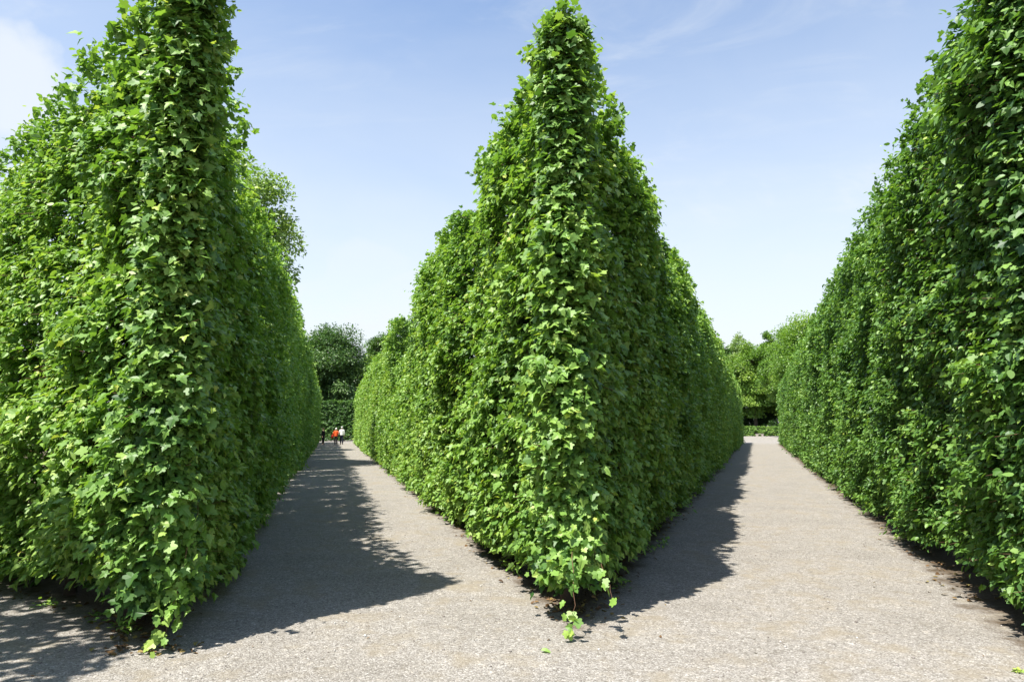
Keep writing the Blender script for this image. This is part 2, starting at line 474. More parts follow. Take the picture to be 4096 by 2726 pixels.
    while s < ss[-1]:
        i = min(int(s / step), len(ss) - 1)
        if dist[i] < trunk_to and nt_ < 90 and inside(np.array([[*(xy[i] - nm[i] * (thick * .62))]]), .35)[0]:
            p = np.array([*(xy[i] - nm[i] * (thick * .62)), 0.0])
            t3 = np.array([*tg[i], 0]); h = Hq[i] - .5
            pts = [p + np.array([0, 0, -.05])]
            for k in range(1, 7):
                pts.append(p + np.array([r2.uniform(-.08, .08), r2.uniform(-.08, .08), h * k / 6]))
            rr = r2.uniform(.03, .052)
            tb = Tubes(); tb.add(np.array(pts) - org, [rr * (1.25 if k == 0 else 1 - .12 * k) for k in range(7)], 8)
            tb.build('trunk', M_BARK, root); nt_ += 1
            for k in range(int(h / .33)):
                zb = .3 + k * .33 + r2.uniform(-.1, .1)
                a = p + np.array([0, 0, zb]); L = r2.uniform(.5, .9); sg = r2.choice((-1, 1))
                b = a + t3 * sg * L * r2.uniform(.5, 1) + np.array([*nm[i], 0]) * r2.uniform(-.5, -.02) + np.array([0, 0, r2.uniform(.1, .5)])
                if inside(b[None], .42)[0] and inside(a[None], .42)[0] and b[2] < h - .1:
                    tw.add(np.array([a, (a + b) / 2 + np.array([0, 0, .06]), b]) - org, [.016, .011, .004], 5)
        s += r2.uniform(1.0, 1.6)
    if tw.n: tw.build('branches', M_TWIG, root)
    return root, org

def hanging_branch(root, org, pts, n_leaves, seed, size=.075, spread=.10, maple=True, name='hanging_branch'):
    rng = np.random.default_rng(seed)
    pts = np.array(pts, float)
    s = np.linspace(0, 1, len(pts))
    fs = np.linspace(0, 1, 14)
    cur = np.stack([np.interp(fs, s, pts[:, i]) for i in range(3)], 1) + rng.normal(0, .008, (14, 3))
    tb = Tubes(); tb.add(cur - org, np.linspace(.004, .0016, 14), 5)
    tb_o = tb.build(name, M_TWIG, root)
    lv = Leaves()
    f = .2 + .8 * rng.random(n_leaves) ** .9
    P = np.stack([np.interp(f, s, pts[:, i]) for i in range(3)], 1) + rng.normal(0, spread * .5, (n_leaves, 3)) * np.array([1, 1, .6])
    out = np.array([-.35, -.9, 0])
    tip = out * .5 + rng.normal(0, .45, (n_leaves, 3)) - np.array([0, 0, .75])
    nr = out * .8 + np.array([0, 0, .75]) + rng.normal(0, .3, (n_leaves, 3))
    lv.add(T_MAPLE if maple else T_OVAL, P - org, tip, nr, size * rng.uniform(.65, 1.2, n_leaves), .46 + .30 * f ** 4 + rng.normal(0, .09, n_leaves), rng)
    o = lv.build('leaf_spray', M_HEDGE, tb_o)
    return tb_o

def pw(*pts):
    xs = [p[0] for p in pts]; ys = [p[1] for p in pts]
    return lambda q: np.interp(q, xs, ys)
def wob(f, a, sc, seed):
    return lambda q: f(q) + a * vnoise(q / sc, 0.3, 0.7, seed) + a * .5 * vnoise(q / sc * 2.7, 0.1, 4.2, seed + 1)

# left hedge: front wall on the left of the corner, path wall on the right
left_root, left_org = build_hedge('clipped_hedge', 'tall maple and hornbeam hedge left of the left path, a leafy branch trailing to gravel',
    [left_wall_l(21), (-2.03, 4.45), left_wall_r(80)], .46,
    wob(pw((-30, 5.1), (-6, 4.85), (-4.7, 4.92), (-3.5, 5.2), (-2.6, 5.42), (-1.6, 5.38), (-.7, 5.32), (0, 5.4), (.35, 6.0), (.9, 6.0), (1.2, 5.5), (2.8, 5.0), (4.4, 4.85), (7, 5.2), (20, 5.4), (80, 5.6)), .10, .8, 11),
    wob(pw((-30, .08), (-3.5, .14), (-2.2, .42), (-.2, .48), (.8, .30), (3, .14), (80, .14)), .10, .5, 12), seed=3, lean=.42, slant=1.0, gaps=((3.6, .13, 2.4, 3.5), (4.6, .17, 2.2, 3.4), (5.5, .2, 2.5, 3.6), (6.7, .17, 2.2, 3.2), (7.8, .24, 2.4, 3.5), (9.3, .24, 2.0, 3.6), (10.8, .2, 1.4, 3.2), (12.6, .26, 2.0, 3.5), (8.9, .2, -3, .5), (11.6, .22, -3, .6), (13.6, .2, -3, .5), (15.8, .25, -3, .7), (18.2, .25, -3, .6), (21, .25, -3, .6), (14.6, .26, .8, 3.4), (17.0, .3, 1.8, 3.6), (19.5, .3, .4, 3.5), (22.6, .3, -9, 3.6), (26.5, .3, -9, 9), (33, .35, -9, 9), (39.5, .35, -9, 9), (45.5, .35, -9, 9), (52, .4, -9, 9), (59, .4, -9, 9), (65.5, .45, -9, 9), (71.5, .5, -9, 9)),
    maple=lambda q, z, r: r.random(len(q)) < np.interp(q, [-5, -3.2, -1.8, 0, 3, 7, 12], [.02, .12, .8, .97, .95, .5, .1]), tint0=.03)
mid_root, mid_org = build_hedge('clipped_hedge', 'wedge of tall maple hedge in the middle, parting the two gravel paths',
    [(-17.6, 78), (.425, 5.0), (25.4, 77)], .41,
    wob(pw((-75, 5.6), (-34, 5.45), (-28, 5.2), (-25.5, 5.0), (-23.0, 4.9), (-22.4, 5.7), (-19.9, 5.6), (-19.7, 3.7), (-12.5, 3.6), (-12.2, 5.4), (-7, 5.4), (-5.9, 5.3), (-5.7, 5.1), (-5.6, 3.9), (-4.35, 3.9), (-4.2, 5.25), (-.5, 5.5), (0, 5.6), (.6, 5.5), (6.3, 5.5), (6.5, 4.7), (9.3, 4.7), (9.5, 5.5), (14, 5.5), (14.3, 5.0), (17, 5.0), (17.3, 5.55), (25, 5.5), (75, 5.7)), .08, .8, 21),
    wob(pw((-75, .10), (-4, .12), (-1, .32), (0, .44), (1, .32), (2.5, .2), (75, .12)), .10, .5, 22), seed=5, thick=.85,
    maple=lambda q, z, r: r.random(len(q)) < np.interp(q, [-12, -8, -5, 0, 8, 12], [.05, .3, .95, 1, .95, .4]), tint0=.03,
    gaps=((-4.95, .5, 3.6, 9), (-15, .3, 2.2, 9), (28, .3, .0, 9), (36, .25, 0, 9), (43, .3, 0, 9), (50, .25, 0, 9), (57, .3, 0, 9), (64, .3, 0, 9), (7.9, .12, 1.5, 4.5), (18.5, .1, 2, 4)), seams=((-4.95, .3, .45), (7.9, .5, .35)), holes=((-2.3, 2.95, .28, .3), (4.1, 2.8, .3, .35)))
right_root, right_org = build_hedge('clipped_hedge', 'tall clipped hornbeam hedge along the outer side of the right gravel path',
    [right_wall(72), right_wall(4.6), (10.7, 6.6)], .5,
    wob(pw((-75, 5.7), (-20, 5.5), (0, 5.55), (10, 5.5)), .08, .8, 31),
    wob(pw((-75, .10), (-9, .12), (-5, .2), (0, .22), (10, .3)), .12, .5, 32), seed=7,
    maple=lambda q, z, r: r.random(len(q)) < np.interp(q, [-6, -3.6, -1, 0], [.02, .25, .6, .7]) * np.clip(.15 + z / 3, 0, 1), tint0=-.15,
    seams=((-3.3, .35, .3),), holes=((-4.4, 3.9, .35, .5), (-4.0, 2.6, .3, .3)))
# hedge corner beyond the left edge of the frame; it shades the gravel at the lower left
off_root, off_org = build_hedge('clipped_hedge', 'tall clipped hedge facing the left hedge across a side path, shading the gravel',
    [(-18.0, 13.2), (-4.1, 3.05), (-14, .6)], .6,
    wob(pw((-30, 5.15), (10, 5.15)), .10, .8, 41), wob(pw((-30, .25), (10, .25)), .1, .5, 42), seed=9, trunk_to=0, tint0=0, dens=6.0, size0=.11)

hanging_branch(left_root, left_org, [(-2.60, 5.9, 1.1), (-2.46, 5.5, .8), (-2.52, 5.42, .42), (-2.60, 5.42, .05)], 110, 101, spread=.12, size=.068)
hanging_branch(mid_root, mid_org, [(.50, 6.5, .85), (.50, 5.95, .55), (.48, 5.70, .2), (.47, 5.66, .05)], 15, 102, spread=.06, size=.075)
hanging_branch(mid_root, mid_org, [(.66, 6.5, .72), (.75, 5.95, .50), (.80, 5.70, .3)], 12, 103, spread=.07, size=.075)
hanging_branch(left_root, left_org, [(-3.75, 7.9, 5.1), (-3.4, 7.9, 5.25), (-3.17, 7.9, 5.1)], 9, 104, spread=.07, size=.12, maple=False)

# far cross hedge behind the people, low hedge at the end of the right path
build_hedge('clipped_hedge', 'dark green clipped hedge closing the left path behind three people',
    [(-29.5, 86), (-12.5, 86)], .3, wob(pw((0, 4.9), (20, 4.9)), .12, 1.2, 51), pw((0, .2), (20, .2)), seed=13, tint0=-.30, trunk_to=0, dens=9)
low_root, _ = build_hedge('clipped_hedge', 'low clipped hedge closing the far end of the right path behind the bench',
    [(38, 138), (64, 138)], .3, wob(pw((0, 1.85), (30, 1.85)), .04, 1.2, 61), pw((0, .15), (30, .15)), seed=15, tint0=.0, trunk_to=0, bottom_inset=.1, thick=1.0)
low_root['group'] = 'hedges closing the paths'

# ------------------------------------------------------------------ ground
def plane(name, x0, x1, y0, y1, z, mat):
    me = bpy.data.meshes.new(name)
    me.from_pydata([(x0, y0, z), (x1, y0, z), (x1, y1, z), (x0, y1, z)], [], [(0, 1, 2, 3)])
    return tag(link(name, me, mat), kind='structure')
def gravel_material():
    m, t = new_mat('gravel')
    geo = N(t, 'ShaderNodeNewGeometry')
    P = geo.outputs['Position']
    def half(nx, ny, px, py):
        l = math.hypot(nx, ny); nx, ny = nx / l, ny / l
        v = N(t, 'ShaderNodeVectorMath', operation='DOT_PRODUCT'); t.links.new(P, v.inputs[0]); v.inputs[1].default_value = (nx, ny, 0)
        return math_node(t, 'SUBTRACT', v.outputs['Value'], nx * px + ny * py)
    dl = math_node(t, 'MAXIMUM', half(-1, -1.30, *left_wall_l(6)), half(1, .258, *left_wall_r(6)))
    dm = math_node(t, 'MAXIMUM', half(-1, -.25, *mid_wall_l(6)), half(1, -.348, *mid_wall_r(6)))
    dr = half(-1, .35, *right_wall(6))
    dm = math_node(t, 'MAXIMUM', dm, half(0, 1, 0, 78))
    dr = math_node(t, 'MAXIMUM', dr, half(0, 1, 0, 73))
    d = math_node(t, 'MINIMUM', dl, math_node(t, 'MINIMUM', dm, dr))
    def noise(sc, det=4, rough=.55):
        n = N(t, 'ShaderNodeTexNoise'); n.inputs['Scale'].default_value = sc; n.inputs['Detail'].default_value = det
        n.inputs['Roughness'].default_value = rough
        t.links.new(P, n.inputs['Vector']); return n.outputs[0]
    n1, n2, n3 = noise(.9), noise(3.5, 6), noise(22, 5, .7)
    vo = N(t, 'ShaderNodeTexVoronoi'); vo.inputs['Scale'].default_value = 95; t.links.new(P, vo.inputs['Vector'])
    vo2 = N(t, 'ShaderNodeTexVoronoi'); vo2.inputs['Scale'].default_value = 27; t.links.new(P, vo2.inputs['Vector'])
    sp = N(t, 'ShaderNodeSeparateColor'); t.links.new(vo.outputs['Color'], sp.inputs[0])
    sp2 = N(t, 'ShaderNodeSeparateColor'); t.links.new(vo2.outputs['Color'], sp2.inputs[0])
    pebble = ramp(t, sp.outputs[0], [(0, (.140, .127, .110)), (.3, (.208, .193, .170)), (.6, (.266, .248, .221)), (.85, (.312, .294, .266)), (1, (.40, .388, .365))])
    big = ramp(t, sp2.outputs[1], [(0, (.80, .79, .77)), (.12, (.96, .96, .96)), (.88, (1.02, 1.02, 1.02)), (1, (1.25, 1.24, 1.22))])
    c = mix_color(t, 1.0, pebble, big, 'MULTIPLY')
    # sandy fines showing between the stones, and damp tan patches
    fines = mix_color(t, n2, (.175, .146, .10), (.245, .212, .155))
    fmask = N(t, 'ShaderNodeMapRange', interpolation_type='SMOOTHSTEP'); fmask.inputs[1].default_value = .50; fmask.inputs[2].default_value = .68
    fmask.inputs[3].default_value = 0; fmask.inputs[4].default_value = .65
    t.links.new(math_node(t, 'ADD', math_node(t, 'MULTIPLY', n2, .6), math_node(t, 'MULTIPLY', n1, .45)), fmask.inputs[0])
    c = mix_color(t, fmask.outputs[0], c, fines)
    c = mix_color(t, 1.0, c, ramp(t, n3, [(.25, (.80, .79, .77)), (.7, (1.1, 1.1, 1.1))]), 'MULTIPLY')
    c = mix_color(t, 1.0, c, ramp(t, n1, [(.3, (.88, .875, .86)), (.5, (1.0, 1.0, 1.0)), (.72, (1.09, 1.085, 1.07))]), 'MULTIPLY')
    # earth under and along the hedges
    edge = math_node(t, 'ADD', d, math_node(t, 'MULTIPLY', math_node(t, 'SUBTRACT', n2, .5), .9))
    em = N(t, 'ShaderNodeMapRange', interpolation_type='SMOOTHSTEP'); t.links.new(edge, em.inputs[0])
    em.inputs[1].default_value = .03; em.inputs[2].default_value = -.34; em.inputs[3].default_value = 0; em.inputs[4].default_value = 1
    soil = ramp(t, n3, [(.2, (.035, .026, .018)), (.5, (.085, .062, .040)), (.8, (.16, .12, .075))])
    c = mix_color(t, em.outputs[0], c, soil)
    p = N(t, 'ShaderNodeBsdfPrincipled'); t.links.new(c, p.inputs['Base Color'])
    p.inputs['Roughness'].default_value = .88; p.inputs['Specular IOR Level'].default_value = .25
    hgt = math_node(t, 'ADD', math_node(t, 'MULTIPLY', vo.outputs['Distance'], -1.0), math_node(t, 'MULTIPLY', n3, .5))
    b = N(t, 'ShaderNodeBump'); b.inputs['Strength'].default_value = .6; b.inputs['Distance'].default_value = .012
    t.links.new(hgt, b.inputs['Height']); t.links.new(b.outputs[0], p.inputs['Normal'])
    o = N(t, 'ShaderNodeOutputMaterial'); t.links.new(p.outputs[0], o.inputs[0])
    return m
plane('ground', -900, 900, -300, 1500, -.012, plain('earth', (.07, .075, .035), .95, noise=.5, scale=.6))
plane('gravel_path', -45, 60, -25, 142, 0.0, gravel_material())

# ------------------------------------------------------------------ loose things on the ground
rng = np.random.default_rng(77)
def on_open_gravel(x, y):
    return (np.maximum(-(x - (4.43 - 1.3 * y)), x - (-1.23 - .258 * y)) > .1) & (np.maximum((1.89 - .25 * y) - x, x - (-1.4 + .348 * y)) > .1) & ((2.1 + .35 * y) - x > .1)
# pebbles: squashed eight-faced stones
n = 9000
x = rng.uniform(-5, 7, n); y = 3.6 + 9 * rng.random(n) ** 1.4
k = on_open_gravel(x, y); x, y = x[k], y[k]; n = len(x)
r = rng.uniform(.003, .0075, n) * (1 + 1.0 * (rng.random(n) < .05))
oct_v = np.array([(1, 0, 0), (0, 1, 0), (-1, 0, 0), (0, -1, 0), (0, 0, .7), (0, 0, -.7)], float)
oct_f = np.array([(0, 1, 4), (1, 2, 4), (2, 3, 4), (3, 0, 4), (1, 0, 5), (2, 1, 5), (3, 2, 5), (0, 3, 5)])
a = rng.uniform(0, 6.28, n)
v = oct_v[None] * (r[:, None] * rng.uniform(.7, 1.3, (n, 1)))[:, :, None] * rng.uniform(.7, 1.25, (n, 6, 1))
v = np.stack([v[..., 0] * np.cos(a)[:, None] - v[..., 1] * np.sin(a)[:, None], v[..., 0] * np.sin(a)[:, None] + v[..., 1] * np.cos(a)[:, None], v[..., 2]], -1)
v += np.stack([x, y, r * .3], -1)[:, None]
me = mesh_tris('gravel_stones', v.reshape(-1, 3), (oct_f[None] + (np.arange(n) * 6)[:, None, None]).reshape(-1, 3), {'tint': np.repeat(rng.random(n), 6)}, smooth=True)
def stone_mat():
    m, t = new_mat('pebble')
    at = N(t, 'ShaderNodeAttribute', attribute_name='tint')
    c = ramp(t, at.outputs['Fac'], [(0, (.13, .11, .095)), (.5, (.33, .30, .27)), (.9, (.38, .36, .33)), (1, (.50, .49, .46))])
    p = N(t, 'ShaderNodeBsdfPrincipled'); t.links.new(c, p.inputs['Base Color']); p.inputs['Roughness'].default_value = .8
    o = N(t, 'ShaderNodeOutputMaterial'); t.links.new(p.outputs[0], o.inputs[0]); return m
tag(link('gravel_stones', me, stone_mat()), 'loose pale and dark stones lying on the gravel in front', 'gravel', kind='stuff')

# dry litter along the hedge feet
lt = Leaves()
for (f, d0, d1, nx, cnt) in ((left_wall_l, 5.4, 9, -.61, 150), (left_wall_r, 5.4, 40, 1, 700), (mid_wall_l, 6.4, 40, -1, 600), (mid_wall_r, 6.4, 40, 1, 600), (right_wall, 7, 40, -1, 400)):
    d = d0 + (d1 - d0) * rng.random(cnt) ** 1.6
    X = np.array([f(q)[0] for q in d]) + nx * rng.normal(-.26, .15, cnt)
    P = np.stack([X, d + rng.normal(0, .1, cnt), rng.uniform(.006, .02, cnt)], 1)
    tip = np.stack([rng.normal(0, 1, cnt), rng.normal(0, 1, cnt), rng.normal(0, .15, cnt)], 1)
    nr = np.array([0, 0, 1.0]) + rng.normal(0, .25, (cnt, 3))
    lt.add(T_OVAL, P, tip, nr, rng.uniform(.03, .065, cnt), rng.uniform(0, 1, cnt), rng)
m = 260
x = rng.uniform(-5, 8, m); y = 4.2 + 16 * rng.random(m) ** 1.5; k = on_open_gravel(x, y); x, y = x[k], y[k]; m = len(x)
lt.add(T_OVAL, np.stack([x, y, rng.uniform(.005, .012, m)], 1), np.stack([rng.normal(0, 1, m), rng.normal(0, 1, m), rng.normal(0, .1, m)], 1),
       np.array([0, 0, 1.0]) + rng.normal(0, .3, (m, 3)), rng.uniform(.010, .030, m), rng.uniform(0, .8, m), rng)
# low weeds at the hedge feet
wd = Leaves()
for (f, d0, d1, nx, cl) in ((left_wall_l, 5.6, 8.5, -.5, 8), (left_wall_r, 7, 30, 1, 22), (mid_wall_l, 7.5, 30, -1, 14), (mid_wall_r, 7.5, 30, 1, 20), (right_wall, 8.0, 30, -1, 7)):
    for _ in range(cl):
        d = d0 + (d1 - d0) * rng.random() ** 1.5
        c = np.array([f(d)[0] + nx * rng.normal(-.16, .08), d, 0])
        m = rng.integers(8, 26)
        az = rng.uniform(0, 6.28, m)
        P = c + np.stack([rng.normal(0, .05, m), rng.normal(0, .05, m), rng.uniform(.005, .09, m)], 1)
        tip = np.stack([np.cos(az), np.sin(az), rng.uniform(.1, 1.1, m)], 1)
        nr = np.array([0, 0, 1.0]) + rng.normal(0, .2, (m, 3))
        wd.add(T_OVAL, P, tip, nr, rng.uniform(.025, .06, m), rng.uniform(.3, .75, m), rng)
tag(wd.build('weeds', M_HEDGE), 'small green weeds sprouting at the feet of the hedges', 'weeds', kind='stuff')
tag(lt.build('fallen_leaves', M_LITTER), 'dry brown leaf scraps scattered over the gravel and along the hedge feet', 'leaf litter', kind='stuff')
# two single leaves / tufts on the open gravel
sl = Leaves(); sl.add(T_OVAL, np.array([[0, 0, .0]]), np.array([[1, -.25, .05]]), np.array([[0, -.3, 1.0]]), np.array([.075]), np.array([.6]), rng)
o = sl.build('fallen_leaf', M_HEDGE); o.location = (.215, 5.42, .014)
tag(o, 'single green leaf lying on the open gravel before the middle hedge', 'leaf')
tf = Leaves(); m = 16; az = rng.uniform(0, 6.28, m)
tf.add(T_OVAL, np.stack([rng.normal(0, .018, m), rng.normal(0, .012, m), rng.uniform(0, .012, m)], 1), np.stack([np.cos(az), np.sin(az), rng.uniform(.1, .8, m)], 1),
       np.array([0, 0, 1.0]) + rng.normal(0, .2, (m, 3)), rng.uniform(.02, .035, m), rng.uniform(.7, 1, m), rng)
o = tf.build('weed_tuft', M_HEDGE); o.location = (3.45, 4.98, .002)
tag(o, 'tiny yellow-green weed tuft growing alone in the gravel', 'weed')

# ------------------------------------------------------------------ trees behind the hedges
def tree(label, x, y, H, rx, z0, mat, n_leaves, leaf, seed, trunk_r=.25, clumps=60, tint0=.45, droop=0.3, name='park_tree', flat=.55, shape=1.0, lobes=None):
    rng = np.random.default_rng(seed)
    root = tag(empty(name, (x, y, 0)), label, 'tree', 'trees standing behind the hedges')
    cz, rz = (H + z0) / 2, (H - z0) / 2
    # limbs
    tb = Tubes()
    k = 7
    pts = np.array([(rng.normal(0, .05) * i, rng.normal(0, .05) * i, (H * .72) * i / (k - 1)) for i in range(k)])
    tb.add(pts, [trunk_r * (1.35 if i == 0 else 1 - .13 * i) for i in range(k)], 10)
    tb.build('trunk', M_BARK, root)
    # clump centres through an uneven ellipsoid
    C, Rr = [], []
    while len(C) < clumps:
        u = unit(rng.normal(0, 1, 3)); f = rng.random() ** .45
        s = 1 + .25 * float(vnoise(u[0:1] * 1.6, u[1:2] * 1.6, u[2:3] * 1.6, seed)[0])
        zrel = u[2] * f
        w = (1 - .45 * max(zrel, 0) ** 2) if shape == 1.0 else max(.15, (1 - (zrel + 1) / 2) ** .7 + .1)
        C.append((u[0] * f * rx * .82 * s * w, u[1] * f * rx * .82 * s * w, cz + zrel * rz * .88 * s)); Rr.append(rx * rng.uniform(.17, .34))
    C, Rr = np.array(C), np.array(Rr)
    br = Tubes()
    for c in C[:min(clumps, 40)]:
        zb = np.clip(c[2] - rng.uniform(.5, 1.6) * rx * .6, z0 * .6 + .6, H * .7)
        a = np.array([0, 0, zb]); mid = (a + c) / 2 + np.array([0, 0, .12 * rx])
        br.add(np.array([a, mid, c]), [trunk_r * .32, trunk_r * .2, trunk_r * .06], 5)
    br.build('branches', M_BARK, root)
    w = Rr ** 2 / (Rr ** 2).sum()
    ci = rng.choice(len(C), n_leaves, p=w)
    u = unit(rng.normal(0, 1, (n_leaves, 3)))
    f = rng.random(n_leaves) ** .5
    P = C[ci] + u * (Rr[ci] * f)[:, None] * np.array([1.15, 1.15, flat + .2])
    P[:, 2] -= droop * Rr[ci] * (u[:, 0] ** 2 + u[:, 1] ** 2) * f
    out = unit(P - np.array([0, 0, cz - rz * .4]))
    tip = out * .6 + rng.normal(0, .5, (n_leaves, 3)) - np.array([0, 0, .35 + droop * .6])
    nr = out * .5 + np.array([0, 0, .8]) + rng.normal(0, .4, (n_leaves, 3))
    cl = rng.normal(0, .11, len(C))[ci]
    lv = Leaves()
    lv.add(T_DIAMOND, P, tip, nr, leaf * rng.uniform(.6, 1.35, n_leaves), tint0 + cl + rng.normal(0, .13, n_leaves), rng)
    lv.build('crown', mat, root)
    return root

tree('pale loose-leaved tree rising over the left hedge, its twigs open against the sky', -13.2, 30, 15.2, 4.1, 4.5, M_PALETREE, 60000, .165, 201, clumps=130, tint0=.62, trunk_r=.2)
tree('broad dark beech closing the view above the far cross hedge', -25.6, 97, 16.8, 7.2, .2, M_DARKTREE, 90000, .27, 202, .4, clumps=190, tint0=.56, droop=.5)
tree('smaller pale tree right of the dark beech at the far end of the left path', -20.5, 112, 18.2, 6.2, 1.0, M_BRIGHTTREE, 30000, .28, 203, clumps=60, tint0=.35)
tree('slender tree with a small round head peeping over the dip of the middle hedge', -13.6, 74, 13.0, 2.4, 5.0, M_DARKTREE, 14000, .22, 204, clumps=50, tint0=.62)
tree('round-headed green tree standing inside the middle wedge behind its dip', -10.4, 72, 12.4, 3.6, 4.0, M_DARKTREE, 22000, .22, 205, clumps=70, tint0=.62)
tree('dark tree just above the far end of the middle hedge by the right path', 45.5, 152, 22.0, 3.6, 5, M_DARKTREE, 12000, .36, 206, clumps=46, tint0=.45)
tree('pale yellow-green weeping tree topping the view down the right path', 56.5, 172, 27.0, 6.0, 8, M_PALETREE, 22000, .42, 207, clumps=64, tint0=.6, droop=1.1)
tree('bright green maple with a bare dark trunk behind the low hedge', 52.2, 150, 21.5, 6.6, 3.6, M_BRIGHTTREE, 40000, .36, 208, .42, clumps=110, tint0=.56, droop=.5)
tree('second maple behind the low hedge, its trunk half hidden by the right hedge end', 58.5, 151, 22.5, 6.4, 3.2, M_BRIGHTTREE, 36000, .36, 209, .42, clumps=100, tint0=.56, droop=.5)
tree('narrow pointed tree standing between the weeping tree and the big crown', 60.8, 165, 26.0, 3.6, 8, M_BRIGHTTREE, 24000, .36, 210, clumps=110, tint0=.36, shape=2.0)
tree('big rounded crown swelling up behind the far half of the right hedge', 45.4, 104, 20.0, 7.2, 1.5, M_BRIGHTTREE, 60000, .28, 211, .35, clumps=150, tint0=.56)
tree('round crown rising just behind the narrow pointed tree, above the hedge end', 49.6, 125, 20.8, 5.4, 2, M_BRIGHTTREE, 36000, .32, 216, clumps=80, tint0=.40)
tree('small pale tree showing only its top above the far half of the left hedge', -17.4, 50, 12.4, 2.8, 5, M_BRIGHTTREE, 16000, .2, 217, clumps=50, tint0=.6)
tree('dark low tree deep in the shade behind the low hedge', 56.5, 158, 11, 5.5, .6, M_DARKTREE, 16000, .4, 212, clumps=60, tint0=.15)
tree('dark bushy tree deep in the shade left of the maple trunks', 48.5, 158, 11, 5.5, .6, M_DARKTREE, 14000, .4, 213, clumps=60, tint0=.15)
tree('dark tree filling the gap left of the broad beech behind the cross hedge', -33.5, 101, 14.5, 5.5, -.5, M_DARKTREE, 24000, .28, 214, clumps=80, tint0=.35)
tree('dark bushy tree in the shade under the right side of the broad beech', -20.5, 101, 8.5, 4.5, -1.0, M_DARKTREE, 14000, .28, 215, clumps=50, tint0=.25)

for i, (bx_, by_, bh, br_) in enumerate(((45.5, 146, 3.6, 3.4), (50.0, 155, 4.6, 3.6), (54.4, 147, 3.2, 2.6), (55.6, 156, 5.0, 3.8), (60.5, 154, 4.8, 3.8), (65.5, 152, 5.0, 3.6))):
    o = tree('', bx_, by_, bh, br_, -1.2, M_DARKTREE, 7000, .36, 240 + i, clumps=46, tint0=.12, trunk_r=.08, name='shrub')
    o['group'] = 'dark shrubs behind the low hedge'; o['category'] = 'shrub'
    o['label'] = ('dark shrub left of the bare maple trunk behind the low hedge', 'dark tall shrub behind the left maple trunk and low hedge', 'low dark shrub in the gap between the two maple trunks',
                  'dark shrub in the deepest shade between the maples', 'dark shrub behind the half-hidden second maple trunk', 'dark shrub behind the right end of the low hedge')[i]

# ------------------------------------------------------------------ stone bench in front of the low hedge
def box_bm(bm, x0, x1, y0, y1, z0, z1, bev=.012):
    r = bmesh.ops.create_cube(bm, size=1)
    for v in r['verts']:
        v.co = ((x0 + x1) / 2 + v.co.x * (x1 - x0), (y0 + y1) / 2 + v.co.y * (y1 - y0), (z0 + z1) / 2 + v.co.z * (z1 - z0))
    bmesh.ops.bevel(bm, geom=list({e for v in r['verts'] for e in v.link_edges}), offset=bev, segments=2, affect='EDGES')
def box(name, dims, mat, parent, bev=.012):
    bm = bmesh.new(); box_bm(bm, *dims, bev); me = bpy.data.meshes.new(name); bm.to_mesh(me); bm.free()
    return link(name, me, mat, parent)
bench = tag(empty('stone_bench', (48.1, 136.6, 0)), 'small pale stone bench standing against the low hedge at the path end', 'bench')
box('seat', (-.75, .75, -.24, .24, .42, .52), M_STONE, bench, .02)
for sx in (-.5, .5):
    box('leg', (sx - .20, sx + .20, -.20, .20, 0, .42), M_STONE, bench, .015)

# ------------------------------------------------------------------ people
M_SKIN = plain('skin', (.45, .27, .19), .55)
def skinned(name, verts, edges, radii, mat, parent, roots=(0,), sub=2):
    me = bpy.data.meshes.new(name)
    me.from_pydata(verts, edges, []); me.update()
    o = link(name, me, mat, parent)
    bm = bmesh.new(); bm.from_mesh(me)
    lay = bm.verts.layers.skin.verify(); bm.verts.ensure_lookup_table()
    for i, v in enumerate(bm.verts):
        rr = radii[i]
        v[lay].radius = rr if isinstance(rr, tuple) else (rr, rr)
        v[lay].use_root = i in roots
    bm.to_mesh(me); bm.free()
    md = o.modifiers.new('skin', 'SKIN'); md.use_smooth_shade = True; md.branch_smoothing = .4
    s = o.modifiers.new('sub', 'SUBSURF'); s.levels = sub; s.render_levels = sub
    return o
def ball(name, c, r, mat, parent, seg=20, cut=None):
    bm = bmesh.new(); bmesh.ops.create_uvsphere(bm, u_segments=seg, v_segments=seg // 2 + 2, radius=1)
    for v in bm.verts:
        if cut is not None: cut(v)
        v.co = Vector((v.co.x * r[0] + c[0], v.co.y * r[1] + c[1], v.co.z * r[2] + c[2]))
    for f in bm.faces: f.smooth = True
    me = bpy.data.meshes.new(name); bm.to_mesh(me); bm.free()
    return link(name, me, mat, parent)
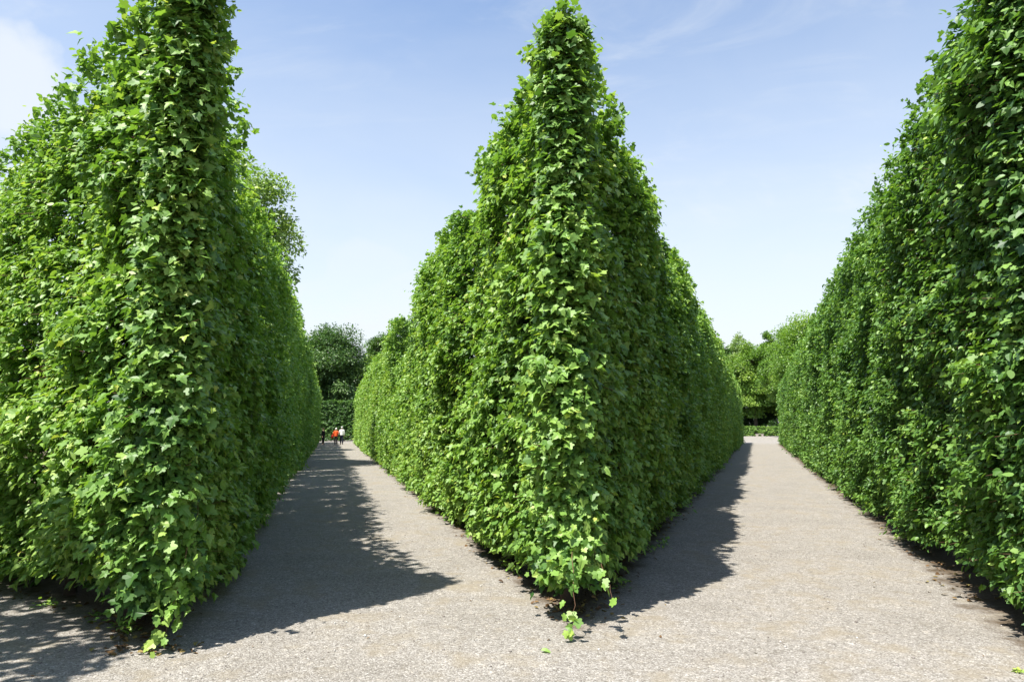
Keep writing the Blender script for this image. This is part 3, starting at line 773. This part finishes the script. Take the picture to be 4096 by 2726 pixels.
def person(label, x, y, rot, H, jacket, trousers, hair, armL, armR, coat_len=.80, long_hair=False, stoop=0.0, group='people at the far end of the left path'):
    """built facing -Y (towards the camera at rot=0), 1.70 m, then scaled; arms given as (elbow, wrist) offsets"""
    root = tag(empty('person', (x, y, 0)), label, 'person', group)
    root.rotation_euler = (0, 0, rot); k = H / 1.70; root.scale = (k, k, k)
    st = -stoop
    V, E, Rd, roots = [], [], [], []
    def chain(pts, rad, start=None, root_=False):
        prev = start; ids = []
        for p, r_ in zip(pts, rad):
            V.append(p); Rd.append(r_); i = len(V) - 1; ids.append(i)
            if prev is not None: E.append((prev, i))
            elif root_: roots.append(i)
            prev = i
        return ids
    t = chain([(0, 0, .93), (0, 0, 1.08), (0, st * .3, 1.25), (0, st * .6, 1.38), (0, st * .8 - .005, 1.47), (0, st - .01, 1.53), (0, st - .02, 1.61), (0, st - .015, 1.665)],
              [(.15, .11), (.145, .105), (.16, .115), (.13, .09), (.055, .055), (.066, .07), (.078, .093), (.055, .065)], None, True)
    chain([(0, st - .105, 1.585), (0, st - .125, 1.57)], [.018, .013], t[6])                      # nose
    for sx in (-1, 1): chain([(sx * .082, st - .005, 1.60)], [.018], t[6])                         # ears
    wr = []
    for sx, (el, wp) in ((-1, armR), (1, armL)):
        sh = (sx * .175, st * .65, 1.385)
        e = (sx * .175 + sx * el[0], el[1], el[2]); w = (sx * .175 + sx * wp[0], wp[1], wp[2])
        ids = chain([sh, e, w], [.058, .042, .028], t[3]); wr.append((w, e, sx, ids[-1]))
    for sx in (-1, 1):
        chain([(sx * .088, 0, .86), (sx * .092, -.01, .50), (sx * .095, .015, .10), (sx * .10, -.09, .04)], [.088, .058, .040, .036], t[0])
    for (w, e, sx, wi) in wr:
        d = (Vector(w) - Vector(e)).normalized(); side = d.cross(Vector((0, 1, 0)) if abs(d.y) < .8 else Vector((1, 0, 0))).normalized(); pal = d.cross(side)
        pm = Vector(w) + d * .075
        chain([tuple(Vector(w) + d * .035), tuple(pm)], [(.032, .018), (.036, .017)], wi)
        for j, (o_, L) in enumerate(((-.027, .062), (-.009, .075), (.009, .070), (.026, .055))):
            a = pm + side * o_; b = a + d * L * .55 + pal * .012; c = b + d * L * .35 + pal * .024
            chain([tuple(pm + side * o_ - d * .02), tuple(a), tuple(b), tuple(c)], [.009, .009, .0085, .007], None, True)
        th = Vector(w) + d * .02 - side * .025
        chain([tuple(th), tuple(th + d * .03 - side * .025), tuple(th + d * .06 - side * .03 + pal * .01)], [.011, .010, .008], None, True)
    skinned('body', V, E, Rd, M_SKIN, root, roots)
    # jacket follows torso and arms
    V, E, Rd, roots = [], [], [], []
    t = chain([(0, 0, coat_len), (0, 0, .95), (0, 0, 1.10), (0, st * .3, 1.25), (0, st * .6, 1.38), (0, st * .8, 1.46)],
              [(.19, .145), (.185, .14), (.175, .135), (.185, .14), (.155, .115), (.075, .075)], None, True)
    for sx, (el, wp) in ((-1, armR), (1, armL)):
        sh = (sx * .18, st * .65, 1.385); e = (sx * .175 + sx * el[0], el[1], el[2]); w = Vector((sx * .175 + sx * wp[0], wp[1], wp[2]))
        w = tuple(w + (Vector(e) - w) * .12)
        chain([sh, e, w], [.078, .062, .050], t[4])
    skinned('jacket', V, E, Rd, jacket, root, roots)
    V, E, Rd, roots = [], [], [], []
    t = chain([(0, 0, .98), (0, 0, .88)], [(.165, .125), (.165, .13)], None, True)
    for sx in (-1, 1):
        chain([(sx * .09, 0, .80), (sx * .094, -.008, .50), (sx * .096, .012, .10)], [.105, .082, .072], t[1])
    skinned('trousers', V, E, Rd, trousers, root, roots)
    for sx in (-1, 1):
        V, E, Rd, roots = [], [], [], []
        chain([(sx * .097, .04, .045), (sx * .098, -.05, .045), (sx * .10, -.14, .035)], [(.045, .042), (.046, .042), (.04, .03)], None, True)
        skinned('shoe', V, E, Rd, M_SHOE, root, roots)
    def cut(v):
        if v.co.y < -.35 and v.co.z < .45: v.co.y = -.35
        if v.co.z < -.55: v.co.z = -.55
    ball('hair', (0, st - .005, 1.628), (.098, .112, .115), hair, root, cut=cut)
    return root
M_SHOE = plain('shoe_leather', (.02, .018, .017), .5)
M_ORANGE = plain('orange_cloth', (.72, .10, .018), .8, noise=.12, scale=15)
M_RED = plain('red_cloth', (.60, .03, .02), .8)
M_WHITE = plain('white_cloth', (.72, .74, .70), .85, noise=.06, scale=15)
M_BLACK = plain('black_cloth', (.012, .012, .014), .85)
M_NAVY = plain('navy_cloth', (.014, .018, .035), .85)
M_GREYHAIR = plain('grey_hair', (.55, .55, .54), .6)
M_WHITEHAIR = plain('white_hair', (.75, .73, .68), .6)
M_DARKHAIR = plain('brown_hair', (.05, .028, .015), .6)
hang = ((.06, .02, 1.12), (.05, -.05, .86)); hook = ((.07, .03, 1.12), (-.02, -.18, 1.06))
bx = -17.42
p1 = person('white-haired person in an orange jacket and black trousers seen from behind, carrying a red bag', bx, 69.6, R(180), 1.62, M_ORANGE, M_BLACK, M_WHITEHAIR, ((.09, .03, 1.12), (.12, -.04, .90)), hook, stoop=.02)
p2 = person('taller person in a white jacket and navy trousers standing close beside the orange jacket', bx + .50, 69.9, R(180), 1.76, M_WHITE, M_NAVY, M_GREYHAIR, hook, hang, coat_len=.86)
p3 = person('person dressed all in black standing alone by the left hedge at the path end', -18.58, 69.2, R(70), 1.64, M_BLACK, M_BLACK, M_DARKHAIR, hang, hang, coat_len=.62)
# red bag hung from the forearm of the orange figure
bag = tag(empty('shoulder_bag', (bx - .36, 69.6, 0)), 'soft red bag hanging on the left arm of the person in orange', 'bag')
def bagcut(v):
    v.co.x = max(-.75, min(.75, v.co.x * 1.2)); v.co.z = max(-.85, min(.8, v.co.z * 1.2))
ball('pouch', (0, 0, .80), (.15, .09, .19), M_RED, bag, cut=bagcut)
tb = Tubes(); tb.add([( -.09, 0, .93), (-.05, 0, 1.08), (.02, 0, 1.14), (.08, 0, 1.07), (.09, 0, .93)], [.012] * 5, 6); tb.build('strap', M_RED, bag)
